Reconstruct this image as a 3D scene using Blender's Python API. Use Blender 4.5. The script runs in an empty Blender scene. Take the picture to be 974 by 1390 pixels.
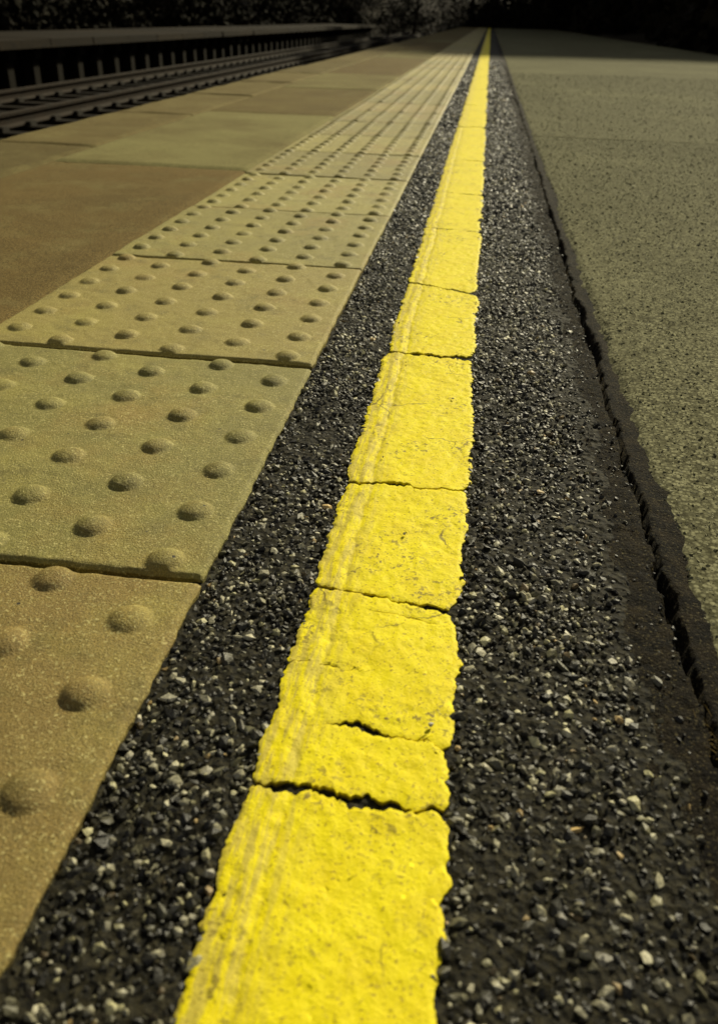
import bpy, math, numpy as np
from mathutils import Matrix, Vector
rng=np.random.default_rng(7)
scene=bpy.context.scene
H=0.342

# ------------------------------------------------------------ helpers
_tab=np.random.default_rng(3).random((16,256,256))
def vn(x,y,seed=0):
    t=_tab[seed%16]
    x=np.asarray(x,float);y=np.asarray(y,float)
    xi=np.floor(x).astype(int);yi=np.floor(y).astype(int)
    fx=x-xi;fy=y-yi
    fx=fx*fx*(3-2*fx);fy=fy*fy*(3-2*fy)
    a=t[xi%256,yi%256];b=t[(xi+1)%256,yi%256];c=t[xi%256,(yi+1)%256];d=t[(xi+1)%256,(yi+1)%256]
    return (a*(1-fx)+b*fx)*(1-fy)+(c*(1-fx)+d*fx)*fy
def fbm(x,y,seed=0,o=3):
    s=0;a=1;n=0
    for i in range(o):
        s=s+a*(vn(np.asarray(x)*2**i,np.asarray(y)*2**i,seed+i)-.5);n+=a;a*=.5
    return s/n*2      # about -1..1

def mesh_obj(name,verts,faces,mat=None,smooth=False,cols=None,parent=None,mats=None,midx=None):
    verts=np.asarray(verts,dtype=np.float32)
    me=bpy.data.meshes.new(name)
    if isinstance(faces,np.ndarray):
        k=faces.shape[1];n=len(faces)
        me.vertices.add(len(verts));me.vertices.foreach_set('co',verts.ravel())
        me.loops.add(n*k);me.loops.foreach_set('vertex_index',faces.astype(np.int32).ravel())
        me.polygons.add(n)
        me.polygons.foreach_set('loop_start',(np.arange(n)*k).astype(np.int32))
        try: me.polygons.foreach_set('loop_total',np.full(n,k,dtype=np.int32))
        except Exception: pass
    else:
        me.from_pydata([tuple(v) for v in verts],[],[tuple(f) for f in faces])
    me.update(calc_edges=True)
    me.polygons.foreach_set('use_smooth',np.full(len(me.polygons),smooth,dtype=bool))
    if midx is not None: me.polygons.foreach_set('material_index',np.asarray(midx,dtype=np.int32))
    if cols is not None:
        a=me.attributes.new('Col','FLOAT_COLOR','POINT')
        c=np.ones((len(verts),4),np.float32);c[:,:3]=cols
        a.data.foreach_set('color',c.ravel())
    me.validate();me.update()
    ob=bpy.data.objects.new(name,me);scene.collection.objects.link(ob)
    if mats:
        for m in mats: me.materials.append(m)
    elif mat: me.materials.append(mat)
    if parent: ob.parent=parent
    return ob
def gridfaces(nx,ny,off=0):
    i=np.arange(nx-1);j=np.arange(ny-1)
    I,J=np.meshgrid(i,j,indexing='ij')
    a=(I*ny+J).ravel()
    return np.stack([a,a+ny,a+ny+1,a+1],1)+off
class Acc:
    def __init__(s): s.v=[];s.f=[];s.c=[];s.m=[];s.n=0
    def add(s,v,f,c=None,m=0):
        v=np.asarray(v,float);f=np.asarray(f)
        s.v.append(v);s.f.append(f+s.n);s.n+=len(v);s.m.append(np.full(len(f),m))
        if c is not None: s.c.append(np.broadcast_to(np.asarray(c,float),(len(v),3)))
    def obj(s,name,mat=None,smooth=False,**k):
        return mesh_obj(name,np.concatenate(s.v),np.concatenate(s.f),mat,smooth,
            cols=np.concatenate(s.c) if s.c else None,midx=np.concatenate(s.m),**k)
BF=np.array([[0,3,2,1],[4,5,6,7],[0,1,5,4],[1,2,6,5],[2,3,7,6],[3,0,4,7]])
def box(acc,x0,x1,y0,y1,z0,z1,c=None,m=0,b=0.0):
    v=np.array([[x0,y0,z0],[x1,y0,z0],[x1,y1,z0],[x0,y1,z0],[x0+b,y0+b,z1],[x1-b,y0+b,z1],[x1-b,y1-b,z1],[x0+b,y1-b,z1]])
    acc.add(v,BF,c,m)
def skirt(acc,V,zb,c=None,m=0,sides='lrbt',out=0.):
    E={'l':V[0],'r':V[-1][::-1],'b':V[:,0][::-1],'t':V[:,-1]}
    for s in sides:
        top=E[s];lo=top.copy();lo[...,2]=zb
        if s=='l': lo[...,0]-=out
        if s=='r': lo[...,0]+=out
        n=len(top);W=np.stack([top,lo],0).reshape(-1,3)
        acc.add(W,gridfaces(2,n),c,m)

# ------------------------------------------------------------ materials
class NT:
    def __init__(s,name):
        s.m=bpy.data.materials.new(name);s.m.use_nodes=True
        s.t=s.m.node_tree;s.b=s.t.nodes['Principled BSDF']
        s.tc=s.t.nodes.new('ShaderNodeTexCoord').outputs['Object']
    def n(s,ty,ins=None,**k):
        x=s.t.nodes.new(ty)
        for a,v in k.items(): setattr(x,a,v)
        for a,v in (ins or {}).items(): s.set(x.inputs[a],v)
        return x
    def set(s,i,v):
        if isinstance(v,bpy.types.NodeSocket): s.t.links.new(v,i)
        else:
            if i.type=='RGBA' and hasattr(v,'__len__') and len(v)==3: v=(*v,1)
            i.default_value=v
    def noise(s,scale,detail=3,rough=.55,vec=None,dist=0):
        return s.n('ShaderNodeTexNoise',{'Vector':vec or s.tc,'Scale':scale,'Detail':detail,'Roughness':rough,'Distortion':dist}).outputs['Fac']
    def vor(s,scale,feature='F1',out='Distance',vec=None,rnd=1):
        return s.n('ShaderNodeTexVoronoi',{'Vector':vec or s.tc,'Scale':scale,'Randomness':rnd},feature=feature).outputs[out]
    def ramp(s,f,a,b,lo=0.,hi=1.):
        return s.n('ShaderNodeMapRange',{'Value':f,'From Min':a,'From Max':b,'To Min':lo,'To Max':hi}).outputs[0]
    def math(s,op,a,b=0.):
        return s.n('ShaderNodeMath',{0:a,1:b},operation=op).outputs[0]
    def mix(s,f,a,b,mode='MIX'):
        x=s.n('ShaderNodeMix',data_type='RGBA',blend_type=mode)
        s.set(x.inputs[0],f);s.set(x.inputs[6],a);s.set(x.inputs[7],b);return x.outputs[2]
    def xyz(s):
        return s.n('ShaderNodeSeparateXYZ',{0:s.tc}).outputs
    def attr(s,name='Col'):
        return s.n('ShaderNodeAttribute',attribute_name=name).outputs['Color']
    def bump(s,h,dist=.002,strength=1.,prev=None):
        i={'Height':h,'Distance':dist,'Strength':strength}
        if prev is not None: i['Normal']=prev
        return s.n('ShaderNodeBump',i).outputs[0]
    def fin(s,col,rough=.8,normal=None,spec=.3):
        s.set(s.b.inputs['Base Color'],col);s.set(s.b.inputs['Roughness'],rough)
        s.b.inputs['Specular IOR Level'].default_value=spec
        if normal is not None: s.set(s.b.inputs['Normal'],normal)
        return s.m

# tactile tiles
t=NT('tactile_concrete')
c=t.attr()
c=t.mix(t.ramp(t.noise(9,4,.6),.48,.68,0,.6),c,(.47,.40,.09))
c=t.mix(t.ramp(t.noise(5.3,5,.65),.52,.68,0,.6),c,(.40,.26,.06))
c=t.mix(t.ramp(t.noise(26,5,.65),.52,.74,0,.65),c,(.17,.145,.033))
c=t.mix(t.ramp(t.noise(900,2,.6),.38,.62,0,1),t.mix(.45,c,(.03,.026,.008)),c)
c=t.mix(t.ramp(t.noise(480,2,.5),.58,.70,0,.6),c,(.68,.60,.24))
sp=t.math('MULTIPLY',t.ramp(t.vor(42),.07,.045),t.ramp(t.noise(13,2),.54,.58))
c=t.mix(sp,c,(.025,.02,.012))
b=t.bump(t.noise(700,3,.7),.0013,.9);b=t.bump(t.noise(60,4,.6),.003,.5,b)
M_tile=t.fin(c,.65,b,.4)

# left concrete slabs
t=NT('platform_concrete')
c=t.attr()
c=t.mix(t.ramp(t.noise(2.2,5,.6),.42,.66,0,.7),c,(.165,.12,.042))
c=t.mix(t.ramp(t.noise(8,5,.7),.5,.7,0,.5),c,(.29,.25,.098))
c=t.mix(t.ramp(t.noise(420,2,.6),.36,.62,0,1),t.mix(.6,c,(.012,.01,.004)),c)
c=t.mix(t.ramp(t.vor(330),.22,.12,0,.5),c,(.50,.42,.19))
sp=t.math('MULTIPLY',t.ramp(t.vor(17),.09,.05),t.ramp(t.noise(5,2),.52,.58))
c=t.mix(t.math('MULTIPLY',sp,.7),c,(.04,.03,.015))
b=t.bump(t.noise(380,3,.7),.002,.8);b=t.bump(t.noise(14,4,.6),.008,.4,b)
M_slab=t.fin(c,.9,b,.12)

# dark asphalt base
t=NT('asphalt_binder')
c=t.mix(t.ramp(t.noise(260,3,.6),.4,.65),(.006,.0055,.003),(.036,.031,.015))
v=t.n('ShaderNodeTexVoronoi',{'Vector':t.tc,'Scale':190.})
sel=t.math('MULTIPLY',t.ramp(v.outputs['Distance'],.4,.25),t.ramp(t.n('ShaderNodeSeparateColor',{0:v.outputs['Color']}).outputs[0],.78,.9))
x=t.xyz()
far=t.ramp(x[1],2.0,4.0)
edge=t.ramp(x[0],.125,.10)
c=t.mix(t.math('MULTIPLY',t.math('MULTIPLY',sel,far),edge),c,(.26,.235,.115))
b=t.bump(v.outputs['Distance'],.003,.8);b=t.bump(t.noise(600,3,.7),.0012,.7,b)
M_asph=t.fin(c,.8,b,.2)
# stones
t=NT('stone_chippings')
c=t.attr()
c=t.mix(t.ramp(t.noise(900,2,.6),.4,.65,0,.4),c,(.02,.018,.009))
b=t.bump(t.noise(1100,2,.6),.0006,.7)
M_stone=t.fin(c,.45,b,.5)
t=NT('worn_stone')
c=t.attr()
c=t.mix(t.ramp(t.noise(900,2,.6),.4,.65,0,.4),c,(.03,.028,.015))
M_stone2=t.fin(c,.85,t.bump(t.noise(1100,2,.6),.0006,.6),.15)
# bitumen
t=NT('bitumen_seal')
c=t.mix(t.ramp(t.noise(60,4,.6),.4,.7),(.006,.005,.0035),(.026,.019,.009))
c=t.mix(t.ramp(t.vor(260),.28,.14,0,.45),c,(.13,.105,.05))
c=t.mix(t.ramp(t.noise(500,2,.6),.60,.70,0,.5),c,(.2,.17,.08))
b=t.bump(t.noise(350,4,.7),.004,1.)
M_bit=t.fin(c,.85,b,.12)
# pale asphalt
t=NT('worn_asphalt')
v=t.n('ShaderNodeTexVoronoi',{'Vector':t.tc,'Scale':300.})
r=t.n('ShaderNodeSeparateColor',{0:v.outputs['Color']}).outputs[0]
c=t.mix(t.ramp(r,.15,.95),(.105,.101,.054),(.31,.30,.175))
c=t.mix(t.ramp(v.outputs['Distance'],.42,.62,0,.6),c,(.026,.024,.013))
c=t.mix(t.ramp(t.noise(3,5,.65),.45,.68,0,.4),c,(.095,.090,.048))
c=t.mix(t.ramp(t.noise(45,4,.75),.50,.68,0,.4),c,(.055,.052,.028))
c=t.mix(t.ramp(t.noise(1.1,5,.6),.5,.62,0,.3),c,(.23,.222,.125))
b=t.bump(v.outputs['Distance'],.002,-.4);b=t.bump(t.noise(18,4,.6),.006,.35,b)
M_pale=t.fin(c,.95,b,.05)
# yellow thermoplastic
t=NT('yellow_road_paint')
x=t.xyz()
c=t.mix(t.ramp(t.noise(35,4,.6),.42,.68,0,.7),(.90,.77,.002),(.82,.655,.004))
st=t.math('MULTIPLY',t.ramp(x[0],-.046,-.072),t.ramp(t.noise(90,4,.7,t.n('ShaderNodeMapping',{0:t.tc,3:(3.2,.35,1.)}).outputs[0]),.44,.56))
c=t.mix(t.math('MULTIPLY',st,.72),c,(.52,.42,.09))
c=t.mix(t.ramp(t.noise(520,2,.6),.60,.67,0,.8),c,(.36,.26,.02))
gr=t.math('MULTIPLY',t.ramp(t.noise(210,3,.7),.56,.62),t.ramp(t.noise(14,3,.6),.49,.61))
c=t.mix(t.math('MULTIPLY',gr,.85),c,(.18,.13,.03))
wv=t.n('ShaderNodeVectorMath',{0:t.tc,1:t.n('ShaderNodeVectorMath',{0:t.n('ShaderNodeTexNoise',{'Vector':t.tc,'Scale':30.,'Detail':4.}).outputs['Color'],3:.03},operation='SCALE').outputs[0]},operation='ADD').outputs[0]
ve=t.vor(11,'DISTANCE_TO_EDGE',vec=wv)
cr=t.math('MULTIPLY',t.ramp(ve,.009,.003),t.ramp(t.noise(9,2),.56,.60))
c=t.mix(t.math('MULTIPLY',cr,.75),c,(.12,.085,.012))
c=t.mix(t.ramp(x[2],.0022,.0005,0,.85),c,(.10,.075,.012))
b=t.bump(t.noise(420,3,.75),.0008,.7);b=t.bump(cr,.001,-.5,b);b=t.bump(t.noise(50,4,.6),.003,.22,b)
M_yel=t.fin(c,.6,b,.2)
def gen(name,scale,rough=.9,dark=(.01,.009,.005),amt=.6,bd=.01,spec=.1):
    t=NT(name);c=t.attr()
    c=t.mix(t.ramp(t.noise(scale,5,.65),.4,.65,0,amt),c,dark)
    return t.fin(c,rough,t.bump(t.noise(scale*3,4,.7),bd,.8),spec)
M_ground=gen('earth_and_leaf_litter',3,bd=.05)
t=NT('ballast')
v=t.n('ShaderNodeTexVoronoi',{'Vector':t.tc,'Scale':18.})
r=t.n('ShaderNodeSeparateColor',{0:v.outputs['Color']}).outputs[0]
c=t.mix(r,(.006,.0045,.002),(.026,.018,.008))
M_ballast=t.fin(c,.95,t.bump(v.outputs['Distance'],.05,-1),.1)
M_gen=gen('weathered',6,dark=(.006,.005,.003))
M_leaf=gen('foliage',2,amt=.3)
M_rail=gen('rusty_steel',9,rough=.8,spec=.15)
M_grass=gen('dry_grass',50,amt=.3,bd=.0005)

# ------------------------------------------------------------ tactile paving
YE=45.0
XR=-.1605;XL=-.5605
ta=Acc()
k=-2;y0=.438-.4*2
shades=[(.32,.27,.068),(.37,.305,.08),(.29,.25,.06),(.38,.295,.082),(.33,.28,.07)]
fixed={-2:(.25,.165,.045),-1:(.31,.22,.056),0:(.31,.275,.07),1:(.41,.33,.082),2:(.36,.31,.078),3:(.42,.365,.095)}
while y0<YE:
    res=.0020 if k<3 else (.0032 if k<7 else (.006 if k<20 else .010))
    if k>45: res=.016
    g=.0022+ .001*rng.random()
    n=int(.4/res)
    xs=np.linspace(XL+g,XR,n);ys=np.linspace(y0+g,y0+.4-g,n)
    X,Y=np.meshgrid(xs,ys,indexing='ij')
    dz=rng.normal(0,.0007);tx,ty=rng.normal(0,.003,2)
    Z=.006+dz+tx*(X-(XL+XR)/2)+ty*(Y-y0-.2)
    Z=Z+.0004*fbm(X*60,Y*60,2)+.0009*fbm(X*9,Y*9,5)
    for ci in range(6):
        cx=-.1925-.0668*ci
        for rj in range(-1,7):
            cy=y0+(.018 if ci%2==0 else .0515)+.0667*rj
            if cy<y0+.004 or cy>y0+.396: continue
            jx,jy=rng.normal(0,.0006,2)
            wear=1-.25*rng.random()
            r=np.sqrt((X-cx-jx)**2+(Y-cy-jy)**2)/.0134
            r=r*(1+.09*fbm(X*90+3,Y*90,4))
            q=np.clip(1-r**2,0,1)
            Z=Z+.0066*wear*np.minimum(q**.62,1)*(1+.06*fbm(X*160,Y*160,8))
    de=np.minimum(np.minimum(X-xs[0],xs[-1]-X),np.minimum(Y-ys[0],ys[-1]-Y))
    ew=.0026+.0030*np.clip(fbm(X*35,Y*35,7),0,1)
    e=np.clip(1-de/ew,0,1)
    Z=Z-.0035*e**2
    V=np.stack([X,Y,Z],-1)
    V[...,0]+=.0015*fbm(Y*90,X*0+k,9)*(e>0)
    V[...,1]+=.0012*fbm(X*90,X*0+k,9)*(e>0)
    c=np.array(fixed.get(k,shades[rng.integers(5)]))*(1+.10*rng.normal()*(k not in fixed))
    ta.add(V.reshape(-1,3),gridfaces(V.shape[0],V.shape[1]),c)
    skirt(ta,V,-.02,c*.5)
    y0+=.4;k+=1
ta.obj('tactile_paving',M_tile,True)

# ------------------------------------------------------------ platform body, left slabs
pb=Acc()
EX=-1.39
box(pb,EX+.10,3.05,-6,YE,-1.05,-.022,(.05,.035,.02))
pb.obj('platform',M_gen)
sl=Acc()
y=2.105-1.33*6;i=0
scol=[(.25,.195,.068),(.20,.145,.05),(.19,.135,.046),(.27,.24,.094),(.20,.16,.058),(.25,.22,.083),(.21,.165,.063)]
names={5:(.225,.155,.052),6:(.31,.28,.108),7:(.21,.16,.054),8:(.27,.235,.088)}
while y<YE:
    nx,ny=60,90
    if y>6: nx,ny=16,20
    def slab(x0,x1,ya,yb,c,dz=0):
        xs=np.linspace(x0,x1,nx);ys=np.linspace(ya,yb,ny)
        X,Y=np.meshgrid(xs,ys,indexing='ij')
        Z=.004+dz+.002*fbm(X*5,Y*5,1)+.0006*fbm(X*40,Y*40,3)
        d=np.minimum(np.minimum(X-x0,x1-X),np.minimum(Y-ya,yb-Y))
        Z-=.006*np.clip(1-d/.012,0,1)**2
        V=np.stack([X,Y,Z],-1)
        sl.add(V.reshape(-1,3),gridfaces(V.shape[0],V.shape[1]),c)
        skirt(sl,V,-.021,np.array(c)*.4)
    c=np.array(names.get(i,scol[rng.integers(len(scol))]))
    slab(-1.075,XL-.005,y+.006,min(y+1.33,YE)-.006,c,rng.normal(0,.001))
    y+=1.33;i+=1
sl.obj('concrete_paving',M_slab,True)
cp=Acc();y=-5.7
while y<YE:
    xs=np.linspace(EX-.02,-1.083,20);ys=np.linspace(y+.004,min(y+.9,YE)-.004,60 if y<8 else 8)
    X,Y=np.meshgrid(xs,ys,indexing='ij')
    Z=.004+rng.normal(0,.002)+.003*fbm(X*12,Y*12,6)
    d=np.minimum(np.minimum(X-xs[0],xs[-1]-X),np.minimum(Y-ys[0],ys[-1]-Y))
    Z-=.012*np.clip(1-d/.02,0,1)**2
    Xe=X+np.where(X<xs[1],.022*fbm(Y*14,X*0,8,4),0)
    V=np.stack([Xe,Y,Z],-1)
    c=np.array((.21,.165,.06))*(1+.12*rng.normal())
    cp.add(V.reshape(-1,3),gridfaces(V.shape[0],V.shape[1]),c)
    skirt(cp,V,-.09,c*.4,sides='l');skirt(cp,V,-.0215,c*.4,sides='rbt')
    y+=.9
cp.obj('platform_edge_coping',M_slab,True)

# ------------------------------------------------------------ asphalt strip heightfield with seam crack
def crackx(y): return .156+.0035*fbm(y*5,0*y,4)+.0036*fbm(y*28,0*y+3,6)+.0024*fbm(y*110,0*y+3,8)
def crackw(y): return .0008+.0028*np.clip(.4+fbm(y*9,0*y+7,3)*2,0,1.6)
st=Acc()
for ya,yb,ry,rx in [(-.6,2.6,.0022,.0022),(2.6,8,.008,.005),(8,YE,.05,.01)]:
    xs=np.linspace(XR-.02,.205,int((.365)/rx));ys=np.linspace(ya,yb,int((yb-ya)/ry))
    X,Y=np.meshgrid(xs,ys,indexing='ij')
    Z=.0012*fbm(X*14,Y*14,2)+.0018*fbm(X*150,Y*150,5,2)
    cx=crackx(Y);w=crackw(Y)
    d=np.abs(X-cx)
    sm=np.clip((X-cx)/.006,0,1)
    Z=Z*(1-.6*sm)
    lip=.0022*np.exp(-((X-cx-w-.005)/.005)**2)*np.clip(.5+1.6*fbm(Y*18,X*0+2,9),0,2)
    Z=Z+lip*(1+.6*fbm(X*200,Y*200,7))
    Z=Z-.014*np.clip(1-d/(w+.001),0,1)**.6
    Z=Z-.004*np.clip((X-.184)/.01,0,1)
    V=np.stack([X,Y,Z],-1).reshape(-1,3)
    F=gridfaces(len(xs),len(ys))
    cen=V[F].mean(1)
    thr=.128+.018*fbm(cen[:,1]*25,cen[:,0]*60,1)
    m=(cen[:,0]>thr)
    st.add(V,F[~m],None,0)
    st.add(V,F[m],None,1)
st.obj('asphalt_strip',None,True,mats=[M_asph,M_bit])

# right pale asphalt
pa=Acc()
JY=3.07
segs=[(-4,-.6,.1),(-.6,JY-.006,.006),(JY+.006,8,.02),(8,20,.2),(20,YE,.8)]
def pedge(Y): return .169+.005*fbm(Y*16,0*Y,5)+.0045*fbm(Y*80,0*Y,6)+.002*fbm(Y*300,0*Y,9)
for ya,yb,ry in segs:
    ys=np.linspace(ya,yb,max(3,int((yb-ya)/ry)))
    xs=np.concatenate([np.linspace(0,.06,16),np.linspace(.07,.9,60),np.linspace(1,2.86,24)])
    U,Y=np.meshgrid(xs,ys,indexing='ij')
    X=pedge(Y)+U
    Z=.0025+.003*fbm(X*3,Y*3,2)+.0008*fbm(X*40,Y*40,4)
    Z-=.005*np.clip(1-U/.012,0,1)
    jl=.01*fbm(X*4,X*0,3)+.003*fbm(X*25,X*0,6)
    Yj=Y+jl*np.exp(-np.abs(Y-JY)/.3)
    Z-=.003*np.clip(1-np.abs(Y-JY)/.02,0,1)
    V=np.stack([X,Yj,Z],-1)
    pa.add(V.reshape(-1,3),gridfaces(V.shape[0],V.shape[1]))
    sd='l'+('b' if abs(ya-JY)<.01 else '')+('t' if abs(yb-JY)<.01 else '')
    skirt(pa,V,-.02,sides=sd)
pa.obj('asphalt_pavement',M_pale,True)

# ------------------------------------------------------------ stones
ph=(1+5**.5)/2
ico=np.array([[-1,ph,0],[1,ph,0],[-1,-ph,0],[1,-ph,0],[0,-1,ph],[0,1,ph],[0,-1,-ph],[0,1,-ph],[ph,0,-1],[ph,0,1],[-ph,0,-1],[-ph,0,1]])
ico/=np.linalg.norm(ico[0])
icf=np.array([[0,11,5],[0,5,1],[0,1,7],[0,7,10],[0,10,11],[1,5,9],[5,11,4],[11,10,2],[10,7,6],[7,1,8],[3,9,4],[3,4,2],[3,2,6],[3,6,8],[3,8,9],[4,9,5],[2,4,11],[6,2,10],[8,6,7],[9,8,1]])
def stones(P,R,C,flat=.65):
    n=len(P)
    B=ico[None]*(1+rng.uniform(-.38,.38,(n,12,1)))
    B=B*np.stack([rng.uniform(.75,1.5,n),rng.uniform(.55,1.1,n),np.full(n,flat)*rng.uniform(.8,1.2,n)],1)[:,None,:]
    q=rng.normal(size=(n,4));q[:,1:3]*=.4;q/=np.linalg.norm(q,axis=1)[:,None]
    w,x,y,z=q.T
    Rm=np.stack([1-2*(y*y+z*z),2*(x*y-z*w),2*(x*z+y*w),2*(x*y+z*w),1-2*(x*x+z*z),2*(y*z-x*w),2*(x*z-y*w),2*(y*z+x*w),1-2*(x*x+y*y)],1).reshape(n,3,3)
    V=np.einsum('nij,nkj->nki',Rm,B)*R[:,None,None]+P[:,None,:]
    F=icf[None]+12*np.arange(n)[:,None,None]
    return V.reshape(-1,3),F.reshape(-1,3),np.repeat(C,12,0)
def jgrid(x0,x1,y0,y1,s):
    xs=np.arange(x0,x1,s);ys=np.arange(y0,y1,s)
    X,Y=np.meshgrid(xs,ys);X=X.ravel();Y=Y.ravel()
    return X+rng.uniform(-.5,.5,len(X))*s,Y+rng.uniform(-.5,.5,len(X))*s
def palette(n,plight,pmid=.3):
    g=rng.uniform(.006,.030,n)
    mid=rng.random(n)<pmid;g=np.where(mid,rng.uniform(.06,.17,n),g)
    l=rng.random(n)<plight;g=np.where(l,rng.uniform(.22,.62,n),g)
    tint=np.stack([np.ones(n)*1.04,np.ones(n)*.97,rng.uniform(.50,.72,n)],1)
    w=rng.random(n)<.05
    tint[w]=(1.2,.85,.34)
    return g[:,None]*tint
sc=Acc()
for ya,yb,s,rs in [(.05,1.5,.0034,.94),(1.5,3.2,.0050,1.3),(3.2,9,.0105,2.0)]:
    X,Y=jgrid(XR+.001,.165,ya,yb,s)
    clump=fbm(X*16,Y*16,3)
    keep=~((X>-.0828)&(X<.0125))
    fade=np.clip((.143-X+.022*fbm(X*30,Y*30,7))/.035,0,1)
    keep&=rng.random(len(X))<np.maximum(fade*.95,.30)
    keep&=(X>XR+.002)&(X<crackx(Y)-.003)
    X=X[keep];Y=Y[keep];clump=clump[keep];fade=fade[keep]
    n=len(X)
    R=rs*np.clip(rng.lognormal(math.log(.0018),.40,n),.0009,.0046)*(.6+.4*fade)
    Z=rng.uniform(-.0014,.0010,n)+.0005*clump
    C=palette(n,.19)
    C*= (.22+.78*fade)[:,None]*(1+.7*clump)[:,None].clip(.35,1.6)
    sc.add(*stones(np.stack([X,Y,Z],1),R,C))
n=1100
X=rng.uniform(XR+.004,.12,n);Y=.1+3*rng.random(n)**1.3
k=~((X>-.086)&(X<.016));X=X[k];Y=Y[k];n=len(X)
g=rng.uniform(.2,.6,n)[:,None]*np.array([1.04,.97,.64])
sc.add(*stones(np.stack([X,Y,np.full(n,.0008)],1),rng.uniform(.0018,.0036,n),g,.6))
P=np.array([[.0015,.331,.0052],[-.03,.52,.0048],[-.004,.78,.0048],[-.06,.64,.0048]])
sc.add(*stones(P,np.array([.0022,.0012,.0013,.0011]),np.array([[.6,.57,.42]]*4),.7))
sc.obj('stone_chippings',M_stone)
sc=Acc()
for ya,yb,x1,s in [(.1,1.4,.75,.0036),(1.4,3.05,1.3,.0070),(3.1,7,2.2,.018)]:
    X,Y=jgrid(.176,x1,ya,yb,s)
    k=(rng.random(len(X))<.8)&(X-.182<(Y+.25)*.62)&(X>pedge(Y)+.003);X=X[k];Y=Y[k];n=len(X)
    zz=.0025+.003*fbm(X*3,Y*3,2)+.0008*fbm(X*40,Y*40,4)-.005*np.clip(1-(X-pedge(Y))/.012,0,1)
    R=np.clip(rng.lognormal(math.log(.0013),.3,n),.0008,.0025)*(1 if s<.006 else (1.5 if s<.01 else 2.2))
    g=rng.uniform(.16,.26,n);l=rng.random(n)<.18;g=np.where(l,rng.uniform(.30,.5,n),g)
    d=rng.random(n)<.10;g=np.where(d,.08,g)
    g=g*(1+.35*fbm(X*7,Y*7,5))
    C=g[:,None]*np.array([1.0,.975,.58])
    sc.add(*stones(np.stack([X,Y,zz-.0004],1),R,C,.28))
sc.obj('worn_aggregate',M_stone2)

# ------------------------------------------------------------ yellow line
LX,RX=-.0862,.0158
cr=[(.281,.2765,.0044,0,1),(.3275,.3205,.0028,.30,1.1),(.372,.369,.0011,-.1,.42),(.4335,.4190,.0012,.36,.95),(.4495,.436,.0030,-.1,1.1),(.594,.5975,.0030,0,1),
 (.9045,.9035,.0068,0,1),(1.200,1.164,.0040,0,1),(1.575,1.557,.0046,0,1),(1.940,1.925,.0048,0,1),(2.42,2.43,.003,0,1),(3.24,3.26,.008,0,1),(4.15,4.10,.005,0,1),(5.1,5.12,.006,0,1)]
yy=6.3
while yy<YE-1.2: cr.append((yy,yy+rng.normal(0,.03),.008,0,1));yy+=rng.uniform(.7,1.5)
cr=[(-.5,-.5,.001,0,1)]+cr+[(YE-.1,YE-.1,.001,0,1)]
yl=Acc()
def cpath(ci,u):
    a,b,w,u0,u1=cr[ci]
    s=1 if a<2.2 else 1.5
    if .43<a<.45: s=.55
    yc=a+(b-a)*u+s*(.0040*fbm(u*3.2+ci*7.3,u*0+ci,3)+.0030*fbm(u*14+ci*3.1,u*0+ci,6)+.0020*fbm(u*45+ci,u*0+ci,8))
    ww=w*(.40+1.3*np.clip(fbm(u*6+ci*2.7,u*0+ci,5)*1.4+.35,0,1.2)+.4*np.clip(fbm(u*40+ci*2.7,u*0,5),0,1))
    if u0>0.01: ww=ww*np.clip((u-u0)/.12,0,1)
    if u1<.99: ww=ww*np.clip((u1-u)/.12,0,1)
    return yc,ww
def eL(y): return LX+.0028*fbm(y*24,y*0+1,2)+.0024*fbm(y*95,y*0,3)+.0015*fbm(y*300,y*0,7)
def eR(y): return RX+.0038*fbm(y*16,y*0+4,5)+.0032*fbm(y*70,y*0+2,7)+.0020*fbm(y*280,y*0+2,9)
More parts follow.
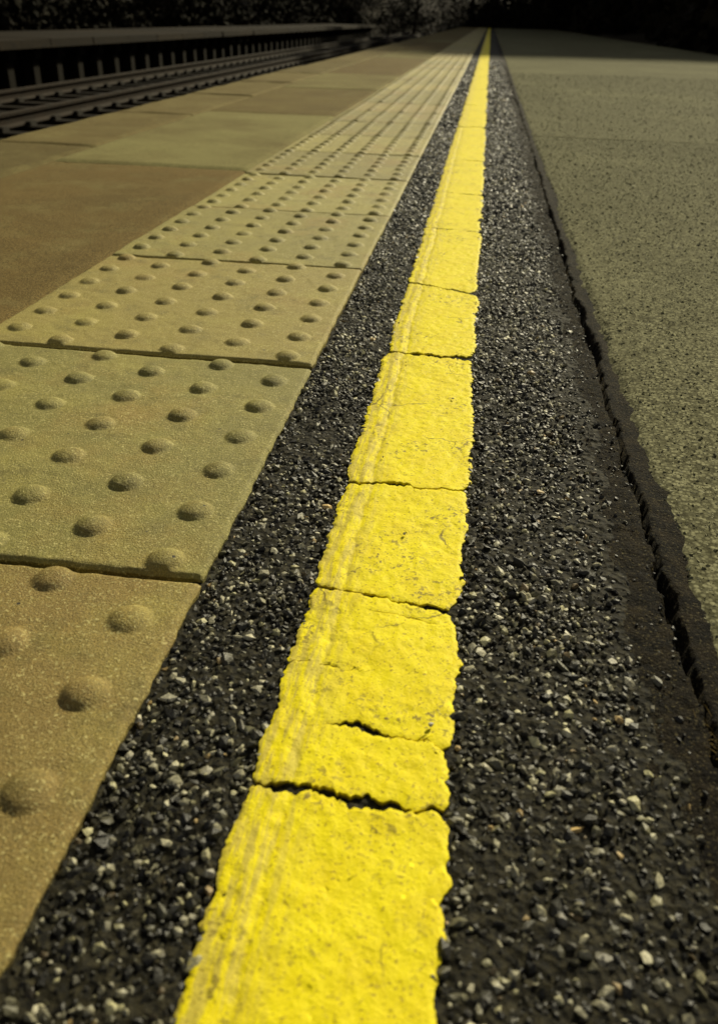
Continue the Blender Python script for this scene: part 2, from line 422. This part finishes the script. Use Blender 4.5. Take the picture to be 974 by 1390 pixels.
for ci in range(len(cr)-1):
    Lg=cr[ci+1][0]-cr[ci][0];yb=cr[ci][0]
    res=.0014 if yb<1.3 else (.003 if yb<3 else .01)
    nu=84 if yb<1.3 else (34 if yb<3 else 14)
    nv=max(8,int(Lg/res))
    u=np.linspace(0,1,nu);v=np.linspace(0,1,nv)
    ya,wa=cpath(ci,u);yc,wc=cpath(ci+1,u)
    ya=ya+wa/2;yc=yc-wc/2
    U,Vv=np.meshgrid(u,v,indexing='ij')
    Y=ya[:,None]*(1-Vv)+yc[:,None]*Vv
    fa=np.clip(wa/.0012,0,1)[:,None];fc=np.clip(wc/.0012,0,1)[:,None]
    da=Y-ya[:,None];dc=yc[:,None]-Y
    def corner(side):
        i=0 if side=='l' else -1
        A=.004 if side=='l' else .009
        return A*(fa[i]*np.exp(-(Y[i]-Y[i,0])/.006)+fc[i]*np.exp(-(Y[i,-1]-Y[i])/.006))[None,:]
    yl_=Y[0][None,:];yr_=Y[-1][None,:]
    lx=eL(yl_)+corner('l')*(.5+np.clip(fbm(yl_*40,yl_*0,1),0,1))
    rx=eR(yr_)-corner('r')*(.5+np.clip(fbm(yr_*40,yr_*0,1)+.4,0,1))
    X=lx*(1-U)+rx*U
    Z=.0028+.0008*fbm(X*25,Y*25,4)+.0006*fbm(X*170,Y*170,1)
    Z=Z+.0006*np.exp(-((U-.13)/.03)**2)-.0006*np.exp(-((U-.21)/.02)**2)
    ex=np.minimum(U,1-U)*(RX-LX)
    Z=Z-.0008*np.clip(1-ex/.0025,0,1)
    Z=Z-.0003*np.clip(1-da/.0015,0,1)*fa-.0003*np.clip(1-dc/.0015,0,1)*fc
    Z=Z+.0007*fa*np.exp(-da/.010)*np.clip(fbm(X*20+ci,X*0,6)*2,-1,1)
    V=np.stack([X,Y,Z],-1)
    yl.add(V.reshape(-1,3),gridfaces(V.shape[0],V.shape[1]))
    skirt(yl,V,-.003,sides='lr',out=.0002)
    for s,ww in (('b',wa),('t',wc)):
        top=(V[:,0] if s=='b' else V[:,-1]);lo=top.copy();lo[:,2]=np.where(ww>.0002,-.003,top[:,2]-.0002)
        if s=='b': W=np.stack([lo,top],0)
        else: W=np.stack([top,lo],0)
        yl.add(W.reshape(-1,3),gridfaces(2,len(top)))
yl.obj('yellow_line',M_yel,True)

# ------------------------------------------------------------ dry grass tufts along seam
def blades(acc,cx,cy,cz,n,ln,w,spread,col):
    for _ in range(n):
        a=rng.uniform(0,2*math.pi);l=ln*rng.uniform(.5,1.2);lean=rng.uniform(.4,1.6)
        bx=cx+rng.normal(0,spread);by=cy+rng.normal(0,spread*1.6)
        d=np.array([math.cos(a),math.sin(a)]);p=np.array([-d[1],d[0]])
        V=[]
        for i in range(5):
            tt=i/4;r=l*math.sin(lean*tt)*.8;h=l*(math.sin(min(tt*1.5,1.4)))*.35*(1.4-lean*.5)
            ww=w*(1-tt*.9)
            for sg in(-1,1): V.append([bx+d[0]*r+p[0]*ww*sg,by+d[1]*r+p[1]*ww*sg,cz+h])
        F=[[2*i,2*i+1,2*i+3,2*i+2] for i in range(4)]
        acc.add(V,F,np.array(col)*rng.uniform(.6,1.3))
ga=Acc()
for cy,n,l in [(.36,50,.016),(.345,40,.015),(.31,30,.014),(.88,25,.008),(1.25,30,.010),(1.32,25,.010),(1.85,40,.014),(2.3,40,.014),(2.9,40,.018)]:
    blades(ga,float(crackx(np.array(cy)))+.006,cy,-.004,n,l,.0004,.004,(.14,.10,.032))
ga.obj('dry_grass',M_grass)

# ------------------------------------------------------------ ground sheet
def hgt(X,Y):
    z=np.full(X.shape,-1.05)
    r=np.clip((X-3.0)/.25,0,1)*1.02
    z=z+r+np.clip((X-4)/14,0,1)*3.0*(X>4)
    z=z+np.clip((-10.8-X)/14,0,1)*3.5
    z=z+np.clip((Y-85)/50,0,1)*9
    z=z+.12*fbm(X*.5,Y*.5,3)*((X>3.3)|(X<-11)|(Y>70))
    return z
xs=np.concatenate([[-500,-200,-100,-60],np.arange(-40,-10,1.),[-10.7,-9,-7,-4,-2,0,2.9,3.0,3.25,3.5,4],np.arange(5,40,1.),[60,100,200,500]])
ys=np.concatenate([[-500,-200,-60,-20],np.arange(-8,140,1.),[160,200,300,500]])
X,Y=np.meshgrid(xs,ys,indexing='ij')
V=np.stack([X,Y,hgt(X,Y)],-1).reshape(-1,3)
F=gridfaces(len(xs),len(ys))
gc=np.where(((V[:,0]>3.2)|(V[:,0]<-10.8))[:,None],np.array([[.030,.022,.010]]),np.array([[.022,.016,.008]]))
mesh_obj('ground',V,F,M_ground,True,cols=gc)
ba=Acc();X,Y=np.meshgrid(np.linspace(-7.6,-1.35,50),np.linspace(-6,110,400),indexing='ij')
Z=-1.0+.02*fbm(X*6,Y*6,3)
ba.add(np.stack([X,Y,Z],-1).reshape(-1,3),gridfaces(50,400));ba.obj('ballast',M_ballast,True)
def track(name,xc):
    a=Acc()
    y=-5.
    while y<108:
        box(a,xc-1.25,xc+1.25,y,y+.25,-1.0,-.90+rng.normal(0,.004),np.array((.013,.009,.004))*rng.uniform(.7,1.3),0,.015);y+=.65
    for s in(-1,1):
        x=xc+s*.7525
        prof=[(-.07,-.885),(-.07,-.875),(-.01,-.85),(-.01,-.78),(-.035,-.765),(-.035,-.732),(-.028,-.727),(.028,-.727),(.035,-.732),(.035,-.765),(.01,-.78),(.01,-.85),(.07,-.875),(.07,-.885)]
        ys=[-6,110];n=len(prof)
        V=[[x+p[0],yy,p[1]] for yy in ys for p in prof]
        F=[[i,(i+1)%n,(i+1)%n+n,i+n] for i in range(n)]
        a.add(V,F,(.024,.014,.006),1)
        y=-5
        while y<60:
            for q in(-1,1): box(a,x+q*.10-.04,x+q*.10+.04,y+.05,y+.2,-.90,-.845,(.013,.009,.004),1,.01)
            y+=.65
    return a.obj(name,None,mats=[M_gen,M_rail])
track('railway_track',-2.86);track('railway_track',-6.2)
op=Acc();y=-6
ZP=-.14
while y<62:
    box(op,-10.7,-7.66+rng.normal(0,.008),y+.01,y+1.79,ZP-.13,ZP+rng.normal(0,.004),np.array((.018,.012,.005))*rng.uniform(.7,1.25),0,.012);y+=1.8
y=-5.5
while y<62:
    box(op,-8.05,-7.85,y,y+.2,-1.02,ZP-.14,(.012,.009,.0045),0)
    box(op,-10.6,-7.78,y-.03,y+.23,ZP-.30,ZP-.135,(.010,.008,.004),0)
    y+=.9
box(op,-10.6,-8.6,-6,62,-1.03,ZP-.31,(.008,.006,.003))
op.obj('opposite_platform',M_gen)

# ------------------------------------------------------------ woodland (mass)
wt=Acc()
def tube(acc,p0,p1,r0,r1,c,seg=6,bend=.0):
    p0=np.array(p0,float);p1=np.array(p1,float);d=p1-p0;L=np.linalg.norm(d);d/=L
    a=np.cross(d,[.3,.9,.2]);a/=np.linalg.norm(a);b=np.cross(d,a);n=5
    V=[];off=rng.normal(0,bend*L,3)
    for i in range(n):
        tt=i/(n-1);pc=p0+(p1-p0)*tt+off*math.sin(math.pi*tt);r=r0+(r1-r0)*tt
        for k in range(seg):
            an=2*math.pi*k/seg;V.append(pc+r*(a*math.cos(an)+b*math.sin(an)))
    F=[[i*seg+k,i*seg+(k+1)%seg,(i+1)*seg+(k+1)%seg,(i+1)*seg+k] for i in range(n-1) for k in range(seg)]
    acc.add(V,F,c,0)
def leaves(acc,C,rad,n,size,col):
    P=rng.normal(size=(n,3));P/=np.linalg.norm(P,axis=1)[:,None];P*=(rng.random(n)**.4)[:,None]*np.array(rad);P+=C
    a=rng.normal(size=(n,3));a/=np.linalg.norm(a,axis=1)[:,None];b=np.cross(a,rng.normal(size=(n,3)));b/=np.linalg.norm(b,axis=1)[:,None]
    s=size*rng.uniform(.6,1.3,n)[:,None]
    V=np.stack([P-a*s,P-b*s*.5,P+a*s,P+b*s*.5],1).reshape(-1,3)
    F=np.arange(4*n).reshape(n,4)
    cc=np.repeat(np.array(col)*rng.uniform(.5,1.4,(n,1)),4,0)
    acc.v.append(V);acc.f.append(F+acc.n);acc.n+=len(V);acc.m.append(np.full(n,1));acc.c.append(cc)
pos=[]
for _ in range(55): pos.append((rng.uniform(-26,-11.8),rng.uniform(0,85),1))
for _ in range(34): pos.append((rng.uniform(9,18),rng.uniform(27,80),1))
yy=23.5
while yy<70: pos.append((rng.uniform(4.2,8.5),yy,1.5));yy+=rng.uniform(.7,1.4)  # extra tree row, denser leaves, added to shade the far platform
for _ in range(34): pos.append((rng.uniform(-28,28),rng.uniform(80,110),1))
for _ in range(22): pos.append((rng.uniform(-.5,6),rng.uniform(47,76),1.3))
for (x,y,dn) in pos:
    z=float(hgt(np.array([x]),np.array([y]))[0])-.1
    h=rng.uniform(8,12.5);r=rng.uniform(.14,.26);lx,ly=rng.normal(0,.4,2)
    bc=np.array((.035,.026,.016))*rng.uniform(.6,1.4)
    tube(wt,(x,y,z),(x+lx,y+ly,z+h),r,.03,bc,7,.012)
    for k in range(6):
        hh=rng.uniform(.25,.85);a=rng.uniform(0,6.28);l=(1-hh)*h*.45+1
        q=np.array((x+lx*hh,y+ly*hh,z+h*hh));e=q+np.array((math.cos(a)*l,math.sin(a)*l,l*.6))
        tube(wt,q,e,r*.35,.015,bc,5,.03)
        leaves(wt,e,(1.4,1.4,1.),int(130*dn),.25,(.024,.026,.008))
    leaves(wt,(x+lx,y+ly,z+h*.85),(1.8,1.8,2.2),int(280*dn),.25,(.024,.026,.008))
wt.obj('woodland',None,mats=[M_gen,M_leaf])
ug=Acc()
def bush(x,y,r,h,col,n=170):
    z=float(hgt(np.array([x]),np.array([y]))[0])
    leaves(ug,(x,y,z+h*.4),(r,r,h*.65),n,.13,col)
for _ in range(170): bush(rng.uniform(-14,-11.2),rng.uniform(2,80),rng.uniform(.7,1.2),rng.uniform(1.2,2.6),(.012,.010,.004),240)
for _ in range(190): bush(rng.uniform(3.7,6.2),rng.uniform(1.5,75),rng.uniform(.5,.9),rng.uniform(.6,1.6),(.018,.014,.006),240)
for _ in range(120): bush(rng.uniform(-22,22),rng.uniform(80,94),rng.uniform(1,2),rng.uniform(1.5,4),(.010,.009,.004),260)
for _ in range(60): bush(rng.uniform(-.6,6),rng.uniform(46.5,54),rng.uniform(.7,1.1),rng.uniform(1.8,2.8),(.013,.012,.005),260)
ug.m=[m*0 for m in ug.m]
ug.obj('undergrowth',M_leaf)

# ------------------------------------------------------------ light
SE,SA=math.radians(33),math.radians(24)   # elevation, azimuth from +Y toward +X
sd=Vector((math.sin(SA)*math.cos(SE),math.cos(SA)*math.cos(SE),math.sin(SE)))
L=bpy.data.lights.new('sun','SUN');L.energy=4.8;L.angle=math.radians(3);L.color=(1,.91,.64)
lo=bpy.data.objects.new('sun',L);scene.collection.objects.link(lo)
lo.rotation_euler=sd.to_track_quat('Z','Y').to_euler()
w=bpy.data.worlds.new('World');scene.world=w;w.use_nodes=True
nt=w.node_tree;bg=nt.nodes['Background']
sky=nt.nodes.new('ShaderNodeTexSky');sky.sky_type='NISHITA';sky.sun_disc=False
sky.sun_elevation=SE;sky.sun_rotation=SA
hs=nt.nodes.new('ShaderNodeHueSaturation');hs.inputs['Saturation'].default_value=.05
nt.links.new(sky.outputs[0],hs.inputs['Color']);nt.links.new(hs.outputs[0],bg.inputs['Color'])
bg.inputs['Strength'].default_value=.05

# ------------------------------------------------------------ camera
cam=bpy.data.cameras.new('camera');co=bpy.data.objects.new('camera',cam);scene.collection.objects.link(co)
r=Vector((.9900,.1383,.0244)).normalized();bk=Vector((.1089,-.8655,.4889)).normalized()
up=bk.cross(r).normalized();r=up.cross(bk)
co.matrix_world=Matrix(((r.x,up.x,bk.x,0),(r.y,up.y,bk.y,0),(r.z,up.z,bk.z,H),(0,0,0,1)))
cam.sensor_fit='VERTICAL';cam.sensor_height=24;cam.sensor_width=24*974/1390;cam.lens=1120/1390*24
cam.shift_y=-45/1390
cam.clip_start=.01;cam.clip_end=2000
cam.dof.use_dof=True;cam.dof.focus_distance=.72;cam.dof.aperture_fstop=6.3
scene.camera=co
scene.view_settings.view_transform='Standard';scene.view_settings.look='None';scene.view_settings.exposure=0
